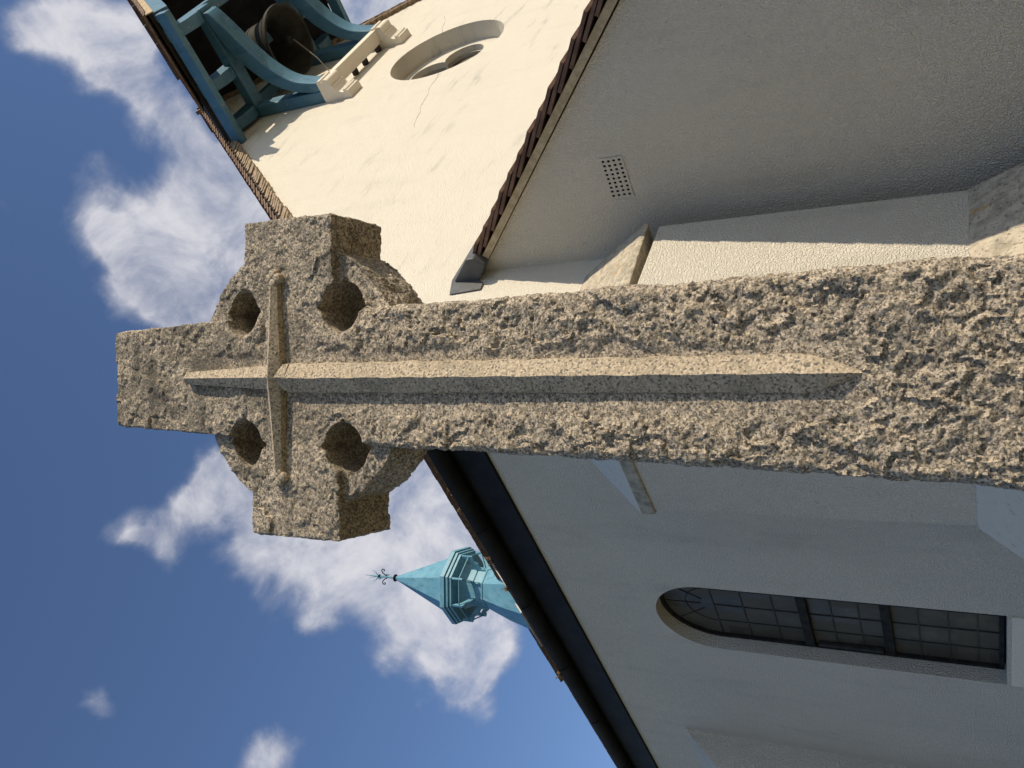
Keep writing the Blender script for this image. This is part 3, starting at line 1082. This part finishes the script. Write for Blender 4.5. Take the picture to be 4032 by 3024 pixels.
def facets(Pn, freq, seed):
    """broken-stone facets: each cell is a randomly tilted, randomly raised plane"""
    p = Pn * freq
    i = np.floor(p).astype(np.int64)
    best = np.full(len(p), 9.0)
    val = np.zeros(len(p))

    def h(a, b, c, s):
        n = (a * 73856093) ^ (b * 19349663) ^ (c * 83492791) ^ ((seed * 31 + s) * 2654435)
        n = (n ^ (n >> 13)) * 1274126177
        n = n & 0x7fffffff
        n = (n ^ (n >> 15)) * 40503 & 0xffffff
        return n / float(0xffffff)
    for dx in (-1, 0, 1):
        for dy_ in (-1, 0, 1):
            for dz_ in (-1, 0, 1):
                a, b, c = i[:, 0] + dx, i[:, 1] + dy_, i[:, 2] + dz_
                ox, oy, oz = p[:, 0] - (a + h(a, b, c, 1)), p[:, 1] - (b + h(a, b, c, 2)), p[:, 2] - (c + h(a, b, c, 3))
                d = ox * ox + oy * oy + oz * oz
                v = (h(a, b, c, 4) - .5) * .9 + ox * (h(a, b, c, 5) - .5) * 1.6 + oy * (h(a, b, c, 6) - .5) * 1.6 + oz * (h(a, b, c, 7) - .5) * 1.6
                k = d < best
                best = np.where(k, d, best)
                val = np.where(k, v, val)
    return val


AX = lambda z: .020 * (z - 1.55)      # the cross leans a little
HZ = 3.245


def cross_sdf(x, y, z):
    xx = x - AX(z)
    hw = np.interp(z, [0, 1.15, 1.52, 2.2, 2.9, 3.56, 3.97], [.27, .228, .212, .192, .180, .166, .147])
    rd = np.interp(z, [1.5, 2.9, 3.3], [.030, .020, .008])
    ht = np.interp(z, [1.15, 2.9, 4], [.125, .112, .110])

    def rbox(a, b, c, r):
        qx, qy, qz = np.maximum(a + r, 0), np.maximum(b + r, 0), np.maximum(c + r, 0)
        return np.sqrt(qx * qx + qy * qy + qz * qz) + np.minimum(np.maximum(a + r, np.maximum(b + r, c + r)), 0) - r
    yy = y - .112
    shaft = rbox(np.abs(xx) - hw, np.abs(yy) - ht, np.maximum(z - 3.975, 1.0 - z), rd)
    arm = rbox(np.abs(xx) - .437, np.abs(yy) - .112, np.abs(z - HZ) - .157, .007)
    r = np.sqrt(xx * xx + (z - HZ) ** 2)
    ring = np.maximum(r - .372, np.abs(yy) - .088)
    d = np.minimum(np.minimum(shaft, arm), ring)
    hx, hz = np.abs(xx) - .186, np.abs(z - HZ) - .178
    hole = np.sqrt((hx * .95) ** 2 + hz ** 2) - .064
    # notches where arm and shaft pinch the hole
    hole2 = np.maximum(np.abs(hx + hz * 0) * .8 + np.abs(hz) * .8 - .062, -1)
    hole = np.minimum(hole, hole2)
    return np.maximum(d, -hole)


VS = .0044
gx = np.arange(-.50, .56, VS)
gy = np.arange(-.05, .275, VS)
gz = np.arange(1.10, 4.02, VS)
XX, YY, ZZ = np.meshgrid(gx, gy, gz, indexing='ij', sparse=True)
SD = cross_sdf(XX + 0 * YY + 0 * ZZ, YY + 0 * XX + 0 * ZZ, ZZ + 0 * XX + 0 * YY).astype(np.float32)
SD[:, :, 0] = np.maximum(SD[:, :, 0], .002)     # close the bottom


def surface_nets(S):
    ins = S < 0
    c = [ins[a:S.shape[0] - 1 + a, b:S.shape[1] - 1 + b, d:S.shape[2] - 1 + d] for a in (0, 1) for b in (0, 1) for d in (0, 1)]
    s = sum(k.astype(np.int8) for k in c)
    act = (s > 0) & (s < 8)
    idx = -np.ones(act.shape, np.int64)
    cells = np.argwhere(act)
    idx[act] = np.arange(len(cells))
    acc_ = np.zeros((len(cells), 3))
    cnt = np.zeros(len(cells))
    corner = [(a, b, d) for a in (0, 1) for b in (0, 1) for d in (0, 1)]
    vals = [S[cells[:, 0] + a, cells[:, 1] + b, cells[:, 2] + d] for (a, b, d) in corner]
    for p in range(8):
        for q in range(p + 1, 8):
            if sum(abs(corner[p][k] - corner[q][k]) for k in range(3)) != 1:
                continue
            va, vb = vals[p], vals[q]
            m = (va < 0) != (vb < 0)
            t = np.where(m, va / np.where(m, va - vb, 1), 0)
            for k in range(3):
                acc_[:, k] += np.where(m, corner[p][k] + t * (corner[q][k] - corner[p][k]), 0)
            cnt += m
    V = cells + acc_ / cnt[:, None]
    quads = []
    for ax in range(3):
        o1, o2 = [(1, 2), (2, 0), (0, 1)][ax]
        a = ins.take(range(S.shape[ax] - 1), ax)
        b = ins.take(range(1, S.shape[ax]), ax)
        e = np.argwhere(a != b)
        flip = a[tuple(e.T)]
        ok = (e[:, o1] > 0) & (e[:, o2] > 0) & (e[:, o1] < S.shape[o1] - 1) & (e[:, o2] < S.shape[o2] - 1)
        e, flip = e[ok], flip[ok]
        q = []
        for (u, v) in ((-1, -1), (0, -1), (0, 0), (-1, 0)):
            g = e.copy()
            g[:, o1] += u
            g[:, o2] += v
            q.append(idx[tuple(g.T)])
        q = np.stack(q, 1)
        q[~flip] = q[~flip][:, ::-1]
        quads.append(q)
    return V, np.concatenate(quads)


V, Q = surface_nets(SD)
Vw = V * VS + np.array([gx[0], gy[0], gz[0]])
e = .004
G = np.stack([cross_sdf(Vw[:, 0] + e, Vw[:, 1], Vw[:, 2]) - cross_sdf(Vw[:, 0] - e, Vw[:, 1], Vw[:, 2]),
              cross_sdf(Vw[:, 0], Vw[:, 1] + e, Vw[:, 2]) - cross_sdf(Vw[:, 0], Vw[:, 1] - e, Vw[:, 2]),
              cross_sdf(Vw[:, 0], Vw[:, 1], Vw[:, 2] + e) - cross_sdf(Vw[:, 0], Vw[:, 1], Vw[:, 2] - e)], 1)
G /= np.maximum(np.linalg.norm(G, axis=1), 1e-6)[:, None]
# rough dressing everywhere except the tooled margin round the sword
xr, zr_ = Vw[:, 0] - AX(Vw[:, 2]), Vw[:, 2]
front = np.clip((.03 - Vw[:, 1]) / .02, 0, 1)
sst = lambda a, b, v: (lambda t: t * t * (3 - 2 * t))(np.clip((v - a) / (b - a), 0, 1))
wob = vnoise(Vw, 14, 5) * .016
blade = sst(.066, .095, np.abs(xr + .012) + wob + np.where((zr_ < 1.79) | (zr_ > 3.66), 1, 0) * .1)
guard = sst(.035, .06, np.abs(zr_ - 3.285) + wob + np.where(np.abs(xr) > .27, .1, 0))
grip = sst(.040, .065, np.abs(xr) + wob + np.where((zr_ < 3.25) | (zr_ > 3.66), .1, 0))
lowb = np.where(zr_ < 3.25, blade, 1)
mask = 1 - front * (1 - np.minimum(np.minimum(lowb, guard), grip))
Pw = Vw + np.stack([vnoise(Vw, 25, s) for s in (1, 2, 3)], 1) * .016 + np.stack([vnoise(Vw, 70, s) for s in (7, 8, 9)], 1) * .005
big = vnoise(Vw, 7, 21) * .0060 + vnoise(Vw, 15, 22) * .0034 + vnoise(Vw, 60, 23) * .0010 + vnoise(Vw, 110, 24) * .0008
fac = facets(Pw * np.array([1, 1, .8]), 15, 31) * .0068 + facets(Pw, 34, 33) * .0050 + facets(Pw, 80, 34) * .0034
lowgain = np.interp(zr_, [1.5, 2.9, 3.2], [1.28, 1.04, .60])
side_face = 1 - .45 * np.abs(G[:, 0]) ** 2
hx_, hz_ = np.abs(xr) - .186, np.abs(zr_ - HZ) - .178
in_hole = 1 - .75 * np.clip((.074 - np.sqrt(hx_ ** 2 + hz_ ** 2)) / .006, 0, 1)
disp = (big + fac) * (0.10 + .90 * mask) * lowgain * side_face * in_hole - front * (1 - mask) * .004
# arrises are chipped back
Vd = Vw + G * disp[:, None]
# lower shaft down to the ground, hidden below the picture
low = MB()
n0 = len(Vd)
lowv = []
for (z, hw) in ((1.112, .229), (.0, .27)):
    lowv += [(AX(z) - hw, -.012, z), (AX(z) + hw, -.012, z), (AX(z) + hw, .236, z), (AX(z) - hw, .236, z)]
faces = Q.tolist() + [(n0, n0 + 3, n0 + 2, n0 + 1), (n0 + 4, n0 + 5, n0 + 6, n0 + 7)] + [(n0 + i, n0 + (i + 1) % 4, n0 + 4 + (i + 1) % 4, n0 + 4 + i) for i in range(4)]
me = bpy.data.meshes.new('cross_stone')
me.from_pydata(Vd.tolist() + lowv, [], faces)
me.polygons.foreach_set('use_smooth', [True] * len(me.polygons))
me.set_sharp_from_angle(angle=math.radians(42))
me.materials.append(M_GRANITE)
me.update()
st = bpy.data.objects.new('cross_stone', me)
col.objects.link(st)
st.parent = cross

# the carved sword, in relief
sw = MB()


def relief(path, back=.012):
    """path: list of (x, z, half width, edge height, ridge height, direction) -> a ridged bar lying on the front face"""
    vs, fs = [], []
    for (x, z, hw, he, hr, (dx, dz_)) in path:
        nx, nz_ = -dz_, dx
        row = [(x + nx * hw * 1.12, back, z + nz_ * hw * 1.12), (x + nx * hw, -he, z + nz_ * hw), (x, -hr, z), (x - nx * hw, -he, z - nz_ * hw), (x - nx * hw * 1.12, back, z - nz_ * hw * 1.12)]
        vs += row
    n = len(path)
    for i in range(n - 1):
        for k_ in range(5):
            a, b = i * 5 + k_, i * 5 + (k_ + 1) % 5
            fs.append((a, b, b + 5, a + 5))
    fs.append((0, 1, 2, 3, 4))
    fs.append(tuple((n - 1) * 5 + k_ for k_ in (4, 3, 2, 1, 0)))
    sw.add(vs, fs)


dn = (0.0, -1.0)
path = []
for i in range(40):
    z = 3.25 - (3.25 - 1.90) * i / 39
    path.append((AX(z) - .002 + .0012 * math.sin(i * 1.7), z, .0375 + .0012 * math.sin(i * 2.3) + random.uniform(-.0008, .0008), .008, .0305 + random.uniform(-.0012, .0012), dn))
for (z, hw, he, hr) in ((1.86, .030, .008, .030), (1.82, .016, .006, .018), (1.785, .003, .001, .006)):
    path.append((AX(z) - .002, z, hw, he, hr, dn))
relief(path)
path = []
for (z, hw, he, hr) in ((3.645, .017, .006, .018), (3.60, .019, .010, .022), (3.5, .023, .012, .026), (3.40, .028, .013, .029), (3.31, .033, .014, .031), (3.24, .036, .012, .030)):
    path.append((AX(z) + .001, z, hw, he, hr, dn))
relief(path)
path = []
for (x, hw, he, hr) in ((-.255, .013, .012, .022), (-.18, .016, .014, .026), (-.09, .021, .016, .032), (0, .026, .018, .040), (.09, .021, .016, .032), (.18, .016, .014, .026), (.255, .013, .012, .022)):
    path.append((AX(3.29) + x, 3.289 + abs(x) * -.01, hw, he, hr, (1.0, 0.0)))
relief(path)
for sgn in (-1, 1):
    cx_, cz_ = AX(3.29) + sgn * .272, 3.286
    for a in range(4):
        t = a * math.pi / 2 + math.pi / 4 * 0
        px_, pz_ = cx_ + .0125 * math.cos(t), cz_ + .0135 * math.sin(t)
        ring_ = []
        for (r_, h_) in ((.0150, .012), (.0145, -.010), (.0115, -.0165), (.006, -.019)):
            ring_.append([(px_ + r_ * math.cos(2 * math.pi * i / 14), h_, pz_ + r_ * math.sin(2 * math.pi * i / 14)) for i in range(14)])
        vs = [p for r_ in ring_ for p in r_]
        fs = [(i * 14 + j, i * 14 + (j + 1) % 14, (i + 1) * 14 + (j + 1) % 14, (i + 1) * 14 + j) for i in range(3) for j in range(14)]
        fs.append(tuple(3 * 14 + j for j in range(14)))
        fs.append(tuple(13 - j for j in range(14)))
        sw.add(vs, fs)
so_ = sw.build('carved_sword', M_SWORD, cross)
print('cross verts', len(Vd))
